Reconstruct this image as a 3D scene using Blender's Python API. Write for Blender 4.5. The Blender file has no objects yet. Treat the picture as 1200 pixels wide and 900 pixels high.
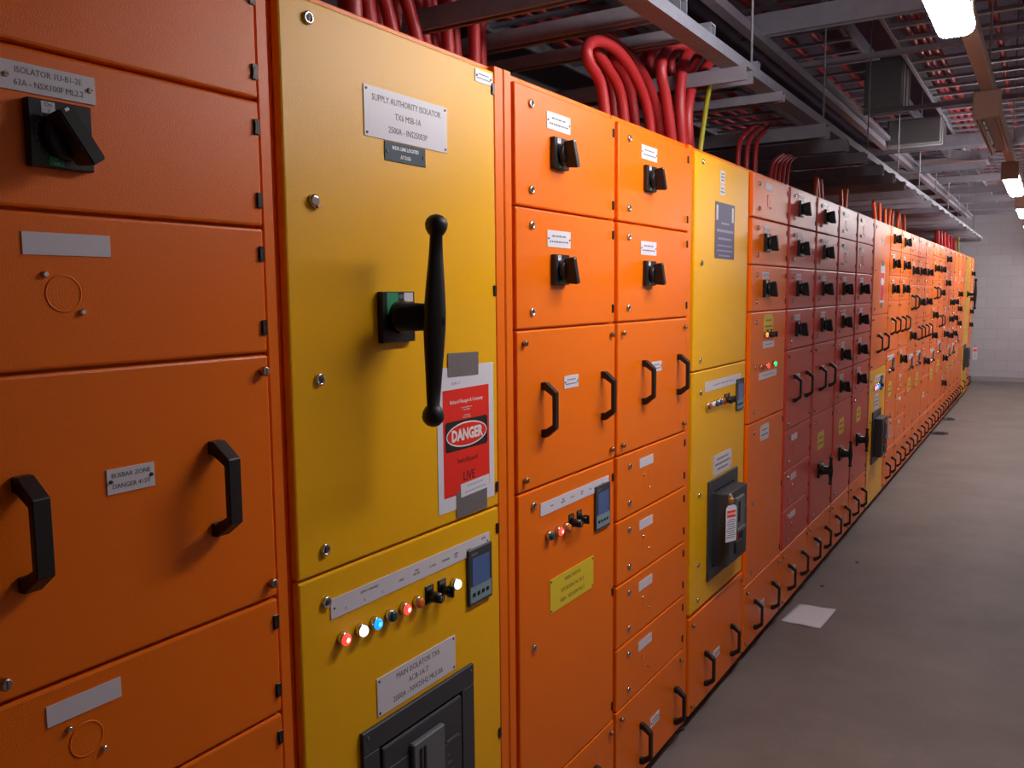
import bpy, bmesh, math, random
from mathutils import Vector, Matrix
random.seed(7)
SC = bpy.context.scene
COL = SC.collection
PI = math.pi

# ------------------------------------------------------------------ camera frame (used to read places off the photo)
F = 1000.0; YAW = math.radians(32.201); PITCH = math.radians(6.0255); ROLL = math.radians(-0.526)
D = 1.15; CZ = 1.75
fw = Vector((-math.sin(YAW)*math.cos(PITCH), math.cos(YAW)*math.cos(PITCH), -math.sin(PITCH)))
rt0 = Vector((math.cos(YAW), math.sin(YAW), 0)); up0 = rt0.cross(fw)
rt = rt0*math.cos(ROLL) + up0*math.sin(ROLL); up = -rt0*math.sin(ROLL) + up0*math.cos(ROLL)
CAM = Vector((D, 0, CZ))
def ray(px, py): return fw + rt*((px-600)/F) - up*((py-450)/F)
def W(px, py, x=0.0):
    "point (s, h) of the photo pixel on the vertical plane x"
    d = ray(px, py); p = CAM + d*((x-D)/d.x); return p.y, p.z
def Z(px, py, z):
    d = ray(px, py); p = CAM + d*((z-CZ)/d.z); return p.x, p.y
def W3(px, py, x):
    s, h = W(px, py, x); return Vector((x, s, h))

# ------------------------------------------------------------------ materials
MATS = {}
def srgb(r, g, b):
    f = lambda c: (c/255/12.92 if c/255 <= .04045 else ((c/255+.055)/1.055)**2.4)
    return (f(r), f(g), f(b), 1)
def mat(name, col, rough=.5, metal=0, bump=0, bscale=300, var=0, vscale=3, coat=0, emis=None, estr=0, spec=.5, trans=0):
    if name in MATS: return MATS[name]
    m = bpy.data.materials.new(name); m.use_nodes = True; nt = m.node_tree
    b = nt.nodes['Principled BSDF']
    b.inputs['Base Color'].default_value = col; b.inputs['Roughness'].default_value = rough
    b.inputs['Metallic'].default_value = metal; b.inputs['Coat Weight'].default_value = coat
    b.inputs['Specular IOR Level'].default_value = spec
    if trans: b.inputs['Transmission Weight'].default_value = trans
    if emis: b.inputs['Emission Color'].default_value = emis; b.inputs['Emission Strength'].default_value = estr
    geo = nt.nodes.new('ShaderNodeNewGeometry')
    if bump:
        n = nt.nodes.new('ShaderNodeTexNoise'); n.inputs['Scale'].default_value = bscale; n.inputs['Detail'].default_value = 2
        nt.links.new(geo.outputs['Position'], n.inputs['Vector'])
        bp = nt.nodes.new('ShaderNodeBump'); bp.inputs['Strength'].default_value = bump; bp.inputs['Distance'].default_value = .001
        nt.links.new(n.outputs['Fac'], bp.inputs['Height']); nt.links.new(bp.outputs['Normal'], b.inputs['Normal'])
    if var:
        n = nt.nodes.new('ShaderNodeTexNoise'); n.inputs['Scale'].default_value = vscale; n.inputs['Detail'].default_value = 6
        nt.links.new(geo.outputs['Position'], n.inputs['Vector'])
        mx = nt.nodes.new('ShaderNodeMix'); mx.data_type = 'RGBA'
        mx.inputs[6].default_value = tuple(c*(1-var) for c in col[:3])+(1,); mx.inputs[7].default_value = tuple(min(1, c*(1+var)) for c in col[:3])+(1,)
        nt.links.new(n.outputs['Fac'], mx.inputs[0]); nt.links.new(mx.outputs[2], b.inputs['Base Color'])
    MATS[name] = m; return m
C_OR = (.95, .182, .001, 1); C_YE = (.97, .49, .001, 1); C_RD = (.66, .070, .040, 1)
OR = mat('orange_powder_coat', C_OR, .31, spec=.38, bump=.6, bscale=560)
YE = mat('yellow_powder_coat', C_YE, .31, spec=.38, bump=.6, bscale=560)
RD = mat('red_powder_coat', C_RD, .31, spec=.38, bump=.6, bscale=560)
RF = mat('deep_red_frame_paint', (.3, .012, .006, 1), .4)
GAP = mat('black_door_seal', (.012, .010, .012, 1), .6)
BLK = mat('black_plastic', (.010, .0095, .011, 1), .38)
BLKR = mat('black_textured_plastic', (.009, .008, .009, 1), .45, bump=.3, bscale=700)
DGR = mat('dark_grey_plastic', (.045, .047, .055, 1), .5)
MGR = mat('mid_grey_plastic', (.13, .135, .15, 1), .5)
WHT = mat('white_engraved_plate', (.72, .70, .76, 1), .4)
INK = mat('grey_engraving', (.12, .115, .13, 1), .6)
YLB = mat('yellow_engraved_plate', (.80, .60, .03, 1), .4)
YINK = mat('olive_engraving', (.18, .13, .02, 1), .6)
BLB = mat('slate_label_plate', (.03, .06, .085, 1), .5, spec=.3)
WINK = mat('white_lettering', (.85, .85, .85, 1), .5)
CHR = mat('chromed_metal', (.72, .70, .68, 1), .18, metal=1)
BRZ = mat('dull_screw_metal', (.45, .36, .30, 1), .35, metal=1)
GALV = mat('galvanised_steel', (.32, .33, .38, 1), .5, metal=.35, var=.25, vscale=25)
GALVD = mat('weathered_dark_steel', (.27, .265, .31, 1), .5, metal=.3, var=.3, vscale=14)
CAB = mat('red_cable_sheath', (.42, .022, .026, 1), .42)
CABO = mat('orange_cable_sheath', (.75, .11, .02, 1), .45)
CABG = mat('green_yellow_earth_sheath', (.30, .29, .02, 1), .4)
CLIP = mat('pale_nylon_tie', (.75, .6, .55, 1), .4)
REDP = mat('red_print', (.88, .024, .010, 1), .5)
PAP = mat('white_paper', (.74, .73, .80, 1), .7)
BPR = mat('black_print', (.02, .015, .015, 1), .5)
TAPE = mat('grey_duct_tape', (.17, .15, .15, 1), .5, bump=.5, bscale=150)
GRN = mat('green_print', (.02, .30, .12, 1), .5)
SCR = mat('meter_screen', (.06, .10, .22, 1), .2, emis=(.05, .09, .22, 1), estr=.22)
TEAL = mat('pale_teal_plastic', (.22, .33, .38, 1), .4)
BRASS = mat('brass', (.65, .42, .15, 1), .3, metal=1)
BEIGE = mat('beige_fitting_plastic', (.50, .38, .31, 1), .5)
BEIGED = mat('beige_inner_tray', (.40, .28, .22, 1), .5)
def lens(name, c, e): return mat(name, c, .25, emis=c, estr=e)
LRED = lens('lit_red_lens', (1, .05, .035, 1), 1.6); LREDC = lens('lit_red_core', (1, .5, .4, 1), 2.5)
LWHT = lens('lit_white_lens', (.85, .95, 1, 1), 1.6); LBLU = lens('lit_blue_lens', (.01, .32, 1, 1), 1.2)
LBLUC = lens('lit_blue_core', (.1, .7, 1, 1), 1.6)
LGRN = lens('lit_green_lens', (.02, .9, .2, 1), 1.2)
UGRN = mat('unlit_green_lens', (.005, .085, .075, 1), .2); UAMB = mat('unlit_amber_lens', (.75, .20, .02, 1), .25)
URED = mat('unlit_red_lens', (.45, .05, .02, 1), .25); UBLU = mat('unlit_blue_lens', (.03, .08, .25, 1), .25)
LAMB = lens('lit_amber_lens', (1, .25, .03, 1), 1.6); LVIO = lens('lit_violet_lens', (.6, .35, 1, 1), 1.6)
LAMP = mat('glowing_diffuser', (1, 1, 1, 1), .4, emis=(1, .95, .96, 1), estr=54)

# ------------------------------------------------------------------ mesh builder: x out of the board, y along it, z up
class MB:
    def __init__(s): s.bm = bmesh.new(); s.mats = []
    def mi(s, m):
        if m not in s.mats: s.mats.append(m)
        return s.mats.index(m)
    def _tag(s, faces, m, smooth=False):
        i = s.mi(m)
        for f in faces: f.material_index = i; f.smooth = smooth
    def box(s, x0, x1, y0, y1, z0, z1, m, bev=0, seg=2):
        v = [s.bm.verts.new(p) for p in ((x0,y0,z0),(x1,y0,z0),(x1,y1,z0),(x0,y1,z0),(x0,y0,z1),(x1,y0,z1),(x1,y1,z1),(x0,y1,z1))]
        fs = [s.bm.faces.new([v[i] for i in q]) for q in ((3,2,1,0),(4,5,6,7),(0,1,5,4),(1,2,6,5),(2,3,7,6),(3,0,4,7))]
        if bev:
            es = list({e for f in fs for e in f.edges})
            r = bmesh.ops.bevel(s.bm, geom=es, offset=bev, segments=seg, affect='EDGES', profile=.5)
            fs = list({f for vv in r['verts'] for f in vv.link_faces} | {f for f in fs if f.is_valid})
        s._tag(fs, m); return s
    def cyl(s, x0, x1, y, z, r0, r1, m, n=20, axis='x', smooth=True):
        a = []; b = []
        for i in range(n):
            t = 2*PI*i/n; c, q = math.cos(t), math.sin(t)
            if axis == 'x': a.append(s.bm.verts.new((x0, y+c*r0, z+q*r0))); b.append(s.bm.verts.new((x1, y+c*r1, z+q*r1)))
            elif axis == 'z': a.append(s.bm.verts.new((y+c*r0, z+q*r0, x0))); b.append(s.bm.verts.new((y+c*r1, z+q*r1, x1)))
            else: a.append(s.bm.verts.new((z+q*r0, x0, y+c*r0))); b.append(s.bm.verts.new((z+q*r1, x1, y+c*r1)))
        side = [s.bm.faces.new((a[i], a[(i+1)%n], b[(i+1)%n], b[i])) for i in range(n)]
        s._tag(side, m, smooth); s._tag([s.bm.faces.new(a[::-1]), s.bm.faces.new(b)], m); return s
    def lathe(s, prof, m, n=20, y=0, z=0, sy=1, sz=1):
        "prof of (x, r) along the outward axis"
        rings = [[s.bm.verts.new((x, y+sy*r*math.cos(2*PI*i/n), z+sz*r*math.sin(2*PI*i/n))) for i in range(n)] for x, r in prof]
        fs = [s.bm.faces.new((a[i], a[(i+1)%n], b[(i+1)%n], b[i])) for a, b in zip(rings, rings[1:]) for i in range(n)]
        s._tag(fs, m, True); s._tag([s.bm.faces.new(rings[0][::-1]), s.bm.faces.new(rings[-1])], m); return s
    def prism(s, pts, y0, y1, m, axis='y'):
        "closed outline (a,b) extruded: axis y -> (x,z) outline; axis x -> (y,z) outline; axis z -> (x,y)"
        def P(p, t): return {'y': (p[0], t, p[1]), 'x': (t, p[0], p[1]), 'z': (p[0], p[1], t)}[axis]
        a = [s.bm.verts.new(P(p, y0)) for p in pts]; b = [s.bm.verts.new(P(p, y1)) for p in pts]; n = len(pts)
        fs = [s.bm.faces.new((a[i], a[(i+1)%n], b[(i+1)%n], b[i])) for i in range(n)] + [s.bm.faces.new(a[::-1]), s.bm.faces.new(b)]
        s._tag(fs, m); return s
    def tube(s, pts, r, m, n=8, rad=None):
        pts = [Vector(p) for p in pts]; rings = []; ref = Vector((0.3, 0.2, 1)).normalized()
        for i, p in enumerate(pts):
            t = (pts[min(i+1, len(pts)-1)] - pts[max(i-1, 0)]).normalized()
            if i == 0:
                if abs(t.dot(ref)) > .9: ref = Vector((1, .1, 0)).normalized()
                u = t.cross(ref).normalized()
            else: u = (u - t*u.dot(t)).normalized()
            w = t.cross(u); rr = rad[i] if rad else r
            rings.append([s.bm.verts.new(p + (u*math.cos(2*PI*k/n) + w*math.sin(2*PI*k/n))*rr) for k in range(n)])
        fs = [s.bm.faces.new((a[i], a[(i+1)%n], b[(i+1)%n], b[i])) for a, b in zip(rings, rings[1:]) for i in range(n)]
        s._tag(fs, m, True); s._tag([s.bm.faces.new(rings[0][::-1]), s.bm.faces.new(rings[-1])], m); return s
    def text(s, txt, size, y, z, x, m, bold=0, sx=1.0, rot=0):
        "flat lettering centred at (y, z), facing +x"
        cu = bpy.data.curves.new('lettering', 'FONT'); cu.body = txt; cu.size = size; cu.align_x = 'CENTER'; cu.align_y = 'CENTER'
        cu.resolution_u = 2; cu.extrude = .0002; cu.offset = bold; cu.space_line = 1.0
        o = bpy.data.objects.new('lettering', cu); COL.objects.link(o)
        dg = bpy.context.evaluated_depsgraph_get(); me = bpy.data.meshes.new_from_object(o.evaluated_get(dg))
        vs = []; c, q = math.cos(rot), math.sin(rot)
        for v in me.vertices:
            a, b = v.co.x*sx, v.co.y; vs.append(s.bm.verts.new((x+v.co.z, y+a*c-b*q, z+a*q+b*c)))
        i = s.mi(m)
        for p in me.polygons:
            try: f = s.bm.faces.new([vs[k] for k in p.vertices]); f.material_index = i
            except ValueError: pass
        bpy.data.objects.remove(o); bpy.data.meshes.remove(me); bpy.data.curves.remove(cu); return s
    def mesh(s, name):
        bmesh.ops.recalc_face_normals(s.bm, faces=s.bm.faces)
        me = bpy.data.meshes.new(name); s.bm.to_mesh(me); s.bm.free()
        for m in s.mats: me.materials.append(m)
        return me
def smooth_path(pts, k=6):
    P = [Vector(p) for p in pts]; P = [P[0]*2-P[1]] + P + [P[-1]*2-P[-2]]; out = []
    for i in range(1, len(P)-2):
        for j in range(k):
            t = j/k; a, b, c, d = P[i-1:i+3]
            out.append(.5*((2*b) + (c-a)*t + (2*a-5*b+4*c-d)*t*t + (3*b-a-3*c+d)*t**3))
    out.append(P[-2]); return out

WL = {}
def add(name, me, parent=None, loc=(0,0,0), rot=None):
    o = bpy.data.objects.new(name, me); COL.objects.link(o); loc = Vector(loc)
    if parent is not None: o.parent = parent; o.location = loc - WL[parent.name]
    else: o.location = loc
    if rot: o.rotation_euler = rot
    WL[o.name] = loc; return o
def tag(o, label, cat, group=None, kind=None):
    if label: o['label'] = label
    if cat: o['category'] = cat
    if group: o['group'] = group
    if kind: o['kind'] = kind
    return o
def structure(o): o['kind'] = 'structure'; return o

# ------------------------------------------------------------------ small fittings (mesh shared between equal ones)
CACHE = {}
def cached(fn):
    def g(*a):
        k = (fn.__name__,)+a
        if k not in CACHE: CACHE[k] = fn(*a)
        return CACHE[k]
    return g
@cached
def m_latch(r=.011, bronze=False):
    b = MB(); mt = CHR if not bronze else BRZ
    b.lathe([(0, r), (.004, r), (.006, r*.86), (.006, r*.6), (.003, r*.55)], mt, 22)
    b.box(.003, .0055, -r*.16, r*.16, -r*.48, r*.48, DGR); b.box(.003, .005, -r*.42, r*.42, -r*.12, r*.12, DGR); return b.mesh('latch')
@cached
def m_blank():   # chromed blanking cap
    b = MB(); b.lathe([(0, .011), (.005, .012), (.008, .0105), (.009, .006)], CHR, 22); b.box(.002, .010, .004, .012, -.014, -.010, BRZ); return b.mesh('cap')
@cached
def m_screw(r=.008):
    b = MB(); b.cyl(0, .012, 0, 0, r*.62, r*.62, BRZ, 12); b.lathe([(.004, r), (.011, r), (.013, r*.75)], BRZ, 16)
    b.box(.0125, .0135, -r*.12, r*.12, -r*.7, r*.7, DGR); return b.mesh('screw')
@cached
def m_hinge():
    b = MB(); b.box(0, .003, -.006, .006, -.013, .013, BLK, .0008, 1); b.box(.003, .0045, -.006, .001, -.011, -.006, BLK); b.box(.003, .0045, -.006, .001, .006, .011, BLK)
    b.box(.003, .0042, -.0045, -.002, -.006, .006, DGR); return b.mesh('hinge')
@cached
def m_handle(L=.15, out=.045, w=.018):
    h = L/2; b = MB(); e = .017
    pts = [(0, -h), (0, -h+.022), (.012, -h+.020), (out-.009, -h+.036), (out-.009, h-.036), (.012, h-.020), (0, h-.022), (0, h), (.014, h), (out, h-.026), (out, -h+.026), (.014, -h)]
    b.prism(pts, -w/2, w/2, BLKR)
    bmesh.ops.bevel(b.bm, geom=[e for e in b.bm.edges], offset=.0014, segments=1, affect='EDGES'); return b.mesh('handle')
@cached
def m_iso_plate(a=.082, on=True):
    b = MB(); t = .014; b.box(0, t, -a/2, a/2, -a/2, a/2, BLK, .0015, 1); e = t+.0004
    b.box(t-.001, e, -.30*a, -.09*a, .30*a, .47*a, MGR if not on else WHT); b.text('On\n I', a*.09, -.195*a, .38*a, e, BPR)
    b.box(t-.001, e, -.22*a, .0*a, -.47*a, -.33*a, GRN); b.text('0\nOff', a*.07, -.11*a, -.40*a, e, WINK)
    for k in range(8):
        t0 = math.radians(140+k*13); b.box(t-.001, e, .40*a*math.cos(t0)-.006*a, .40*a*math.cos(t0)+.012*a, .40*a*math.sin(t0)-.03*a, .40*a*math.sin(t0)+.03*a, MGR)
    return b.mesh('isolator_plate')
@cached
def m_iso_knob(a=.082):
    b = MB(); r = a*.36; b.lathe([(.0, r), (.012, r), (.016, r*.92)], BLK, 28)
    # tapered grip
    x0, x1 = .012, .046
    pts = [(-.17*a, -.46*a), (.17*a, -.46*a), (.17*a, .44*a), (-.17*a, .44*a)]
    lo = [b.bm.verts.new((x0, y, z*.9)) for y, z in pts]; hi = [b.bm.verts.new((x1-(.006 if z > 0 else 0), y*.72, z)) for y, z in pts]
    fs = [b.bm.faces.new((lo[i], lo[(i+1)%4], hi[(i+1)%4], hi[i])) for i in range(4)] + [b.bm.faces.new(lo[::-1]), b.bm.faces.new(hi)]
    b._tag(fs, BLK); es = [e for f in fs for e in f.edges]
    bmesh.ops.bevel(b.bm, geom=list(set(es)), offset=.0022, segments=2, affect='EDGES')
    b.box(x1-.0078, x1-.0055, -.035*a, .035*a, .27*a, .41*a, WINK); return b.mesh('isolator_knob')
def lines_on(b, w, h, rows, ink, x, fill=.8):
    rnd = random.Random(int(w*1e5)+rows)
    for r in range(rows):
        z = h/2 - (r+1)*h/(rows+1); n = 7; tot = w*fill*(1-.25*((r+1) % 2)); y = -tot/2
        while y < tot/2:
            L = rnd.uniform(.03, .10)*w; b.box(x-.0002, x+.0002, y, min(y+L, tot/2), z-h*.045, z+h*.045, ink); y += L + .03*w
@cached
def m_label(w, h, rows=0, yellow=False, corner=0):
    b = MB(); b.box(0, .0016, -w/2, w/2, -h/2, h/2, YLB if yellow else WHT)
    if rows: lines_on(b, w, h, rows, YINK if yellow else INK, .0018)
    if corner == 2:
        for sg in (-1, 1): b.cyl(.0016, .003, sg*(w/2-.006), 0, .003, .0026, DGR, 8)
    if corner == 4:
        for sg in (-1, 1):
            for q in (-1, 1): b.cyl(.0016, .0028, sg*(w/2-.006), q*(h/2-.006), .0025, .002, DGR, 8)
    return b.mesh('label_plate')
def m_text_label(w, h, txt, size, mt=None, ink=None, corner=2, bold=0, sx=1., rs=.0045, rmat=None):
    b = MB(); b.box(0, .0018, -w/2, w/2, -h/2, h/2, mt or WHT); n = len(txt)
    for i, t in enumerate(txt): b.text(t, size, 0, h/2-(i+.5+.15*(1-abs(i*2-(n-1))/max(n-1, 1))*0)*h/n*.86-h*.07, .0019, ink or INK, bold, sx)
    if corner == 2:
        for sg in (-1, 1): b.cyl(.0018, .004, sg*(w/2-rs*1.9), 0, rs, rs*.8, rmat or BRZ, 12); b.box(.0038, .0043, sg*(w/2-rs*1.9)-rs*.8, sg*(w/2-rs*1.9)+rs*.8, -.0006, .0006, DGR)
    if corner == 4:
        for sg in (-1, 1):
            for q in (-1, 1): b.cyl(.0018, .0032, sg*(w/2-.007), q*(h/2-.007), .0028, .0024, rmat or DGR, 10)
    return b.mesh('label_plate')
@cached
def m_knockout(mname):
    m = MATS[mname]; b = MB(); b.lathe([(0, .0262), (.0006, .0262), (.0012, .0252), (.0012, .024), (.0004, .0235)], m, 32)
    for y, z in ((-.025, .026), (.025, -.026)):
        b.lathe([(0, .005), (.003, .0048), (.005, .003)], CHR, 12, y, z)
    return b.mesh('knockout_cover')
@cached
def m_pilot(lensname, corename=None, r=.0138):
    b = MB(); b.lathe([(0, r), (.010, r), (.012, r*.9), (.012, r*.82)], CHR, 22)
    b.lathe([(.010, r*.84), (.015, r*.82), (.018, r*.68), (.019, r*.4)], MATS[lensname], 20)
    if corename: b.lathe([(.0185, r*.38), (.0192, r*.35), (.0196, r*.2)], MATS[corename], 16)
    return b.mesh('pilot_light')
@cached
def m_selector():
    b = MB(); b.box(0, .003, -.015, .015, -.02, .022, BLK, .001, 1); b.box(.003, .0034, -.010, .010, .012, .018, MGR)
    b.cyl(.003, .03, 0, -.003, .011, .0095, BLK, 18); b.box(.018, .034, -.004, .004, -.016, .010, BLK, .001, 1); return b.mesh('selector_switch')
@cached
def m_keyswitch():
    b = MB(); b.box(0, .003, -.015, .015, -.02, .022, BLK, .001, 1); b.box(.003, .0034, -.010, .010, .012, .018, MGR)
    b.cyl(.003, .036, 0, -.003, .013, .011, BLK, 20); b.cyl(.036, .0375, 0, -.003, .006, .0055, CHR, 14); b.box(.0372, .038, -.001, .001, -.007, .001, BLK); return b.mesh('key_switch')
@cached
def m_meter(w=.10, h=.135):
    b = MB(); b.box(0, .008, -w/2, w/2, -h/2, h/2, DGR, .0015, 1); e = .0082
    b.box(.007, e, -w*.45, w*.45, -h*.45, -h*.16, TEAL); b.box(.007, .0088, -w*.36, w*.36, -h*.16, h*.34, SCR)
    for k in range(4): b.box(e-.0005, e+.002, (-.30+k*.19)*w-.004, (-.30+k*.19)*w+.004, -h*.31-.004, -h*.31+.004, BLK)
    b.box(e-.001, e+.0002, -w*.40, -w*.13, h*.38, h*.43, MGR); return b.mesh('power_meter')
def breaker_meshes(w, h, out):
    f = MB(); t = .05
    for a in ((-w/2, w/2, h/2-t, h/2), (-w/2, w/2, -h/2, -h/2+t), (-w/2, -w/2+t, -h/2+t, h/2-t), (w/2-t, w/2, -h/2+t, h/2-t)): f.box(0, .010, a[0], a[1], a[2], a[3], DGR, .0015, 1)
    f.box(0, .003, -w/2+t-.002, w/2-t+.002, -h/2+t-.002, h/2-t+.002, BLK)
    for a in ((-1, 1), (1, 1), (-1, -1), (1, -1)): f.cyl(.010, .012, a[0]*(w/2-.014), a[1]*(h/2-.014), .004, .003, MGR, 10)
    g = MB(); iw, ih = w-2*t-.012, h-2*t-.012
    g.box(.002, out, -iw/2, iw/2, -ih/2, ih/2, DGR, .005, 2)
    x = out
    for a in ((-iw/2+.012, -iw*.22, -ih/2+.02, ih/2-.05), (iw*.24, iw/2-.012, -ih/2+.02, ih/2-.09)): g.box(x-.001, x+.003, a[0], a[1], a[2], a[3], DGR, .001, 1)
    g.box(x-.001, x+.014, -iw*.20, iw*.20, -ih*.05, ih*.40, MGR, .003, 1)      # charging handle cover
    g.box(x+.013, x+.022, -iw*.20, iw*.17, -ih*.07, -ih*.02, MGR, .002, 1)     # its lip
    for k in (-.13, -.08): g.box(x+.0135, x+.016, iw*k, iw*(k+.025), ih*.06, ih*.34, BLK)
    g.box(x-.001, x+.01, -iw*.13, -iw*.04, -ih*.18, -ih*.09, REDP, .002, 1); g.box(x-.001, x+.01, .0, iw*.09, -ih*.18, -ih*.09, BLK, .002, 1)
    g.box(x-.001, x+.008, -iw*.16, iw*.16, -ih*.38, -ih*.22, BLK, .002, 1)
    g.box(x+.003, x+.0036, iw*.27, iw*.43, ih*.19, ih*.215, MGR)
    for k in range(5): g.box(x+.003, x+.0036, iw*.27, iw*(.30+.03*(k % 3)), ih*(.08-.07*k), ih*(.095-.07*k), MGR)
    return f.mesh('breaker_frame'), g.mesh('breaker_body')
def m_tee_handle(L=.42, rm=.030, xo=.10):
    b = MB(); n = 8
    prof = [(-.500,.004),(-.492,.013),(-.475,.0195),(-.455,.0225),(-.43,.021),(-.408,.0165),(-.40,.0172),(-.30,.0205),(-.15,.026),(-.04,.0295),(.04,.0295),(.15,.026),(.30,.0195),(.40,.0165),(.408,.016),(.43,.021),(.455,.0228),(.475,.0200),(.492,.013),(.500,.004)]
    k = rm/.0295; n = 20; rings = []
    for t, r in prof:
        ring = []
        body = abs(t) < .405
        for i in range(n):
            a = 2*PI*i/n; c, q = math.cos(a), math.sin(a)
            rr = r*k*(1 - (.16*abs(math.sin(2*a)) if body else 0))
            ring.append(b.bm.verts.new((xo + rr*q*(.82 if body else 1), rr*c, t*L)))
        rings.append(ring)
    fs = [b.bm.faces.new((a[i], a[(i+1)%n], c[(i+1)%n], c[i])) for a, c in zip(rings, rings[1:]) for i in range(n)]
    b._tag(fs, BLKR, True); b._tag([b.bm.faces.new(rings[0][::-1]), b.bm.faces.new(rings[-1])], BLKR)
    b.box(xo+rm*.78, xo+rm*.84, -.003, .003, -.008, .008, BLK)
    return b.mesh('lever')
def m_tee_shaft(xo=.10, r=.034):
    b = MB(); b.lathe([(.012, r*1.12), (.03, r*1.1), (.032, r), (xo, r*.88)], BLK, 24); return b.mesh('shaft')
def m_tee_plate(a=.10):
    b = MB(); t = .014; b.box(0, t, -a/2, a/2, -a/2, a/2, BLK, .0015, 1)
    b.box(t-.001, t+.0005, -a*.36, -a*.02, a*.05, a*.48, GRN); b.box(t-.001, t+.0005, a*.0, a*.14, a*.36, a*.44, MGR); b.box(t-.001, t+.0005, a*.16, a*.44, a*.30, a*.48, WHT)
    return b.mesh('escutcheon')

# ------------------------------------------------------------------ cabinets
TOP = 2.295; BOT = .05; DEPTH = .85; G_ALL = 'switchboard cubicles standing side by side in one row'
H = [2.29, 2.085, 1.872, 1.657, 1.443, 1.230, 1.018, .798, .585, .370]
def cabinet(s0, s1, label, frame=OR, z0=BOT):
    c = (0, (s0+s1)/2, z0)
    o = add('switchboard_cabinet', None, None, c); tag(o, label, 'electrical cabinet', G_ALL)
    b = MB(); g = .003
    b.box(-DEPTH, -.021, s0+g-c[1], s1-g-c[1], 0, TOP-z0, frame, .003, 1)
    add('carcass', b.mesh('carcass'), o, c)
    return o
def door(cab, s0, s1, h0, h1, m, name='door', stile=None, g=.0025, x1=0.0, label=None):
    c = Vector((0, (s0+s1)/2, (h0+h1)/2)); w, h = s1-s0, h1-h0
    b = MB(); b.box(-.020, x1, -w/2+g, w/2-g, -h/2+g, h/2-g, m, .0045, 2)
    o = add(name, b.mesh(name), cab, c)
    if label: o['label'] = label
    o['_s0'] = s0; o['_s1'] = s1; o['_h0'] = h0; o['_h1'] = h1
    return o
def stile(cab, s0, s1, h0, h1, m, x1=-.004):
    b = MB(); b.box(-.020, x1, -(s1-s0)/2, (s1-s0)/2, -(h1-h0)/2, (h1-h0)/2, m, .002, 1)
    return add('frame_stile', b.mesh('frame_stile'), cab, (0, (s0+s1)/2, (h0+h1)/2))
def put(par, name, me, s, h, x=0.0, rot=None): return add(name, me, par, (x, s, h), rot)
def hinges(d, n=2, off=.016, ins=.045):
    s1, h0, h1 = d['_s1'], d['_h0'], d['_h1']
    ins = min(ins, (h1-h0)*.24)
    for k in range(n): put(d, 'hinge', m_hinge(), s1-off, h1-ins-(h1-h0-2*ins)*k/max(1, n-1))
def latches(d, off=.078, n=2, ins=.045, r=.011):
    s0, h0, h1 = d['_s0'], d['_h0'], d['_h1']; ins = min(ins, (h1-h0)*.22)
    for k in range(n): put(d, 'latch', m_latch(r), s0+off, h1-ins-(h1-h0-2*ins)*k/max(1, n-1))
def iso(d, s, h, a=.082, tilt=14, lit=True):
    put(d, 'isolator_plate', m_iso_plate(a, lit), s, h)
    k = put(d, 'isolator_knob', m_iso_knob(a), s+a*.03, h-a*.02, .0142, (math.radians(tilt), 0, 0))
def isolator_door(cab, s0, s1, h0, h1, m, big=False, off=.22, hing=True):
    d = door(cab, s0, s1, h0, h1, m); hm = (h0+h1)/2
    latches(d, .085 if not big else .078)
    if hing: hinges(d)
    iso(d, s0+off, hm if not big else hm-.0, .082, random.uniform(9, 18))
    put(d, 'label_plate', m_label(.13 if big else .105, .045 if big else .030, 2, False, 2), s0+off+.005, hm+(.083 if big else .062))
    return d
def blank_door(cab, s0, s1, h0, h1, m, mn, off=.22, lab=True):
    d = door(cab, s0, s1, h0, h1, m); hm = (h0+h1)/2; latches(d, .095); hinges(d)
    if lab: put(d, 'label_plate', m_label(.115, .032, 0), s0+off, hm+.055)
    put(d, 'knockout_cover', m_knockout(mn), s0+off, hm-.015)
    return d
def bolt_panel(cab, s0, s1, h0, h1, m, name='bolted_cover', f=(.24, .74), lab=True, hh=None, labf=.47, labz=.035, r=.008):
    d = door(cab, s0, s1, h0, h1, m, name); w = s1-s0; hm = (h0+h1)/2 if hh is None else hh; i = .034
    for a in (s0+i, s1-i):
        for b_ in (h0+i, h1-i): put(d, 'captive_screw', m_screw(r), a, b_)
    for q in f: put(d, 'handle', m_handle(), s0+w*q, hm)
    if lab: put(d, 'label_plate', m_label(.085, .036, 2, False, 2), s0+w*labf, hm+labz)
    return d
def kick(cab, s0, s1, m=OR, h1=.37): return bolt_panel(cab, s0, s1, BOT+.004, h1, m, 'kick_panel', (.27, .76), True, .19, .48, .01)
def at(px, py): return W(px, py)

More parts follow.
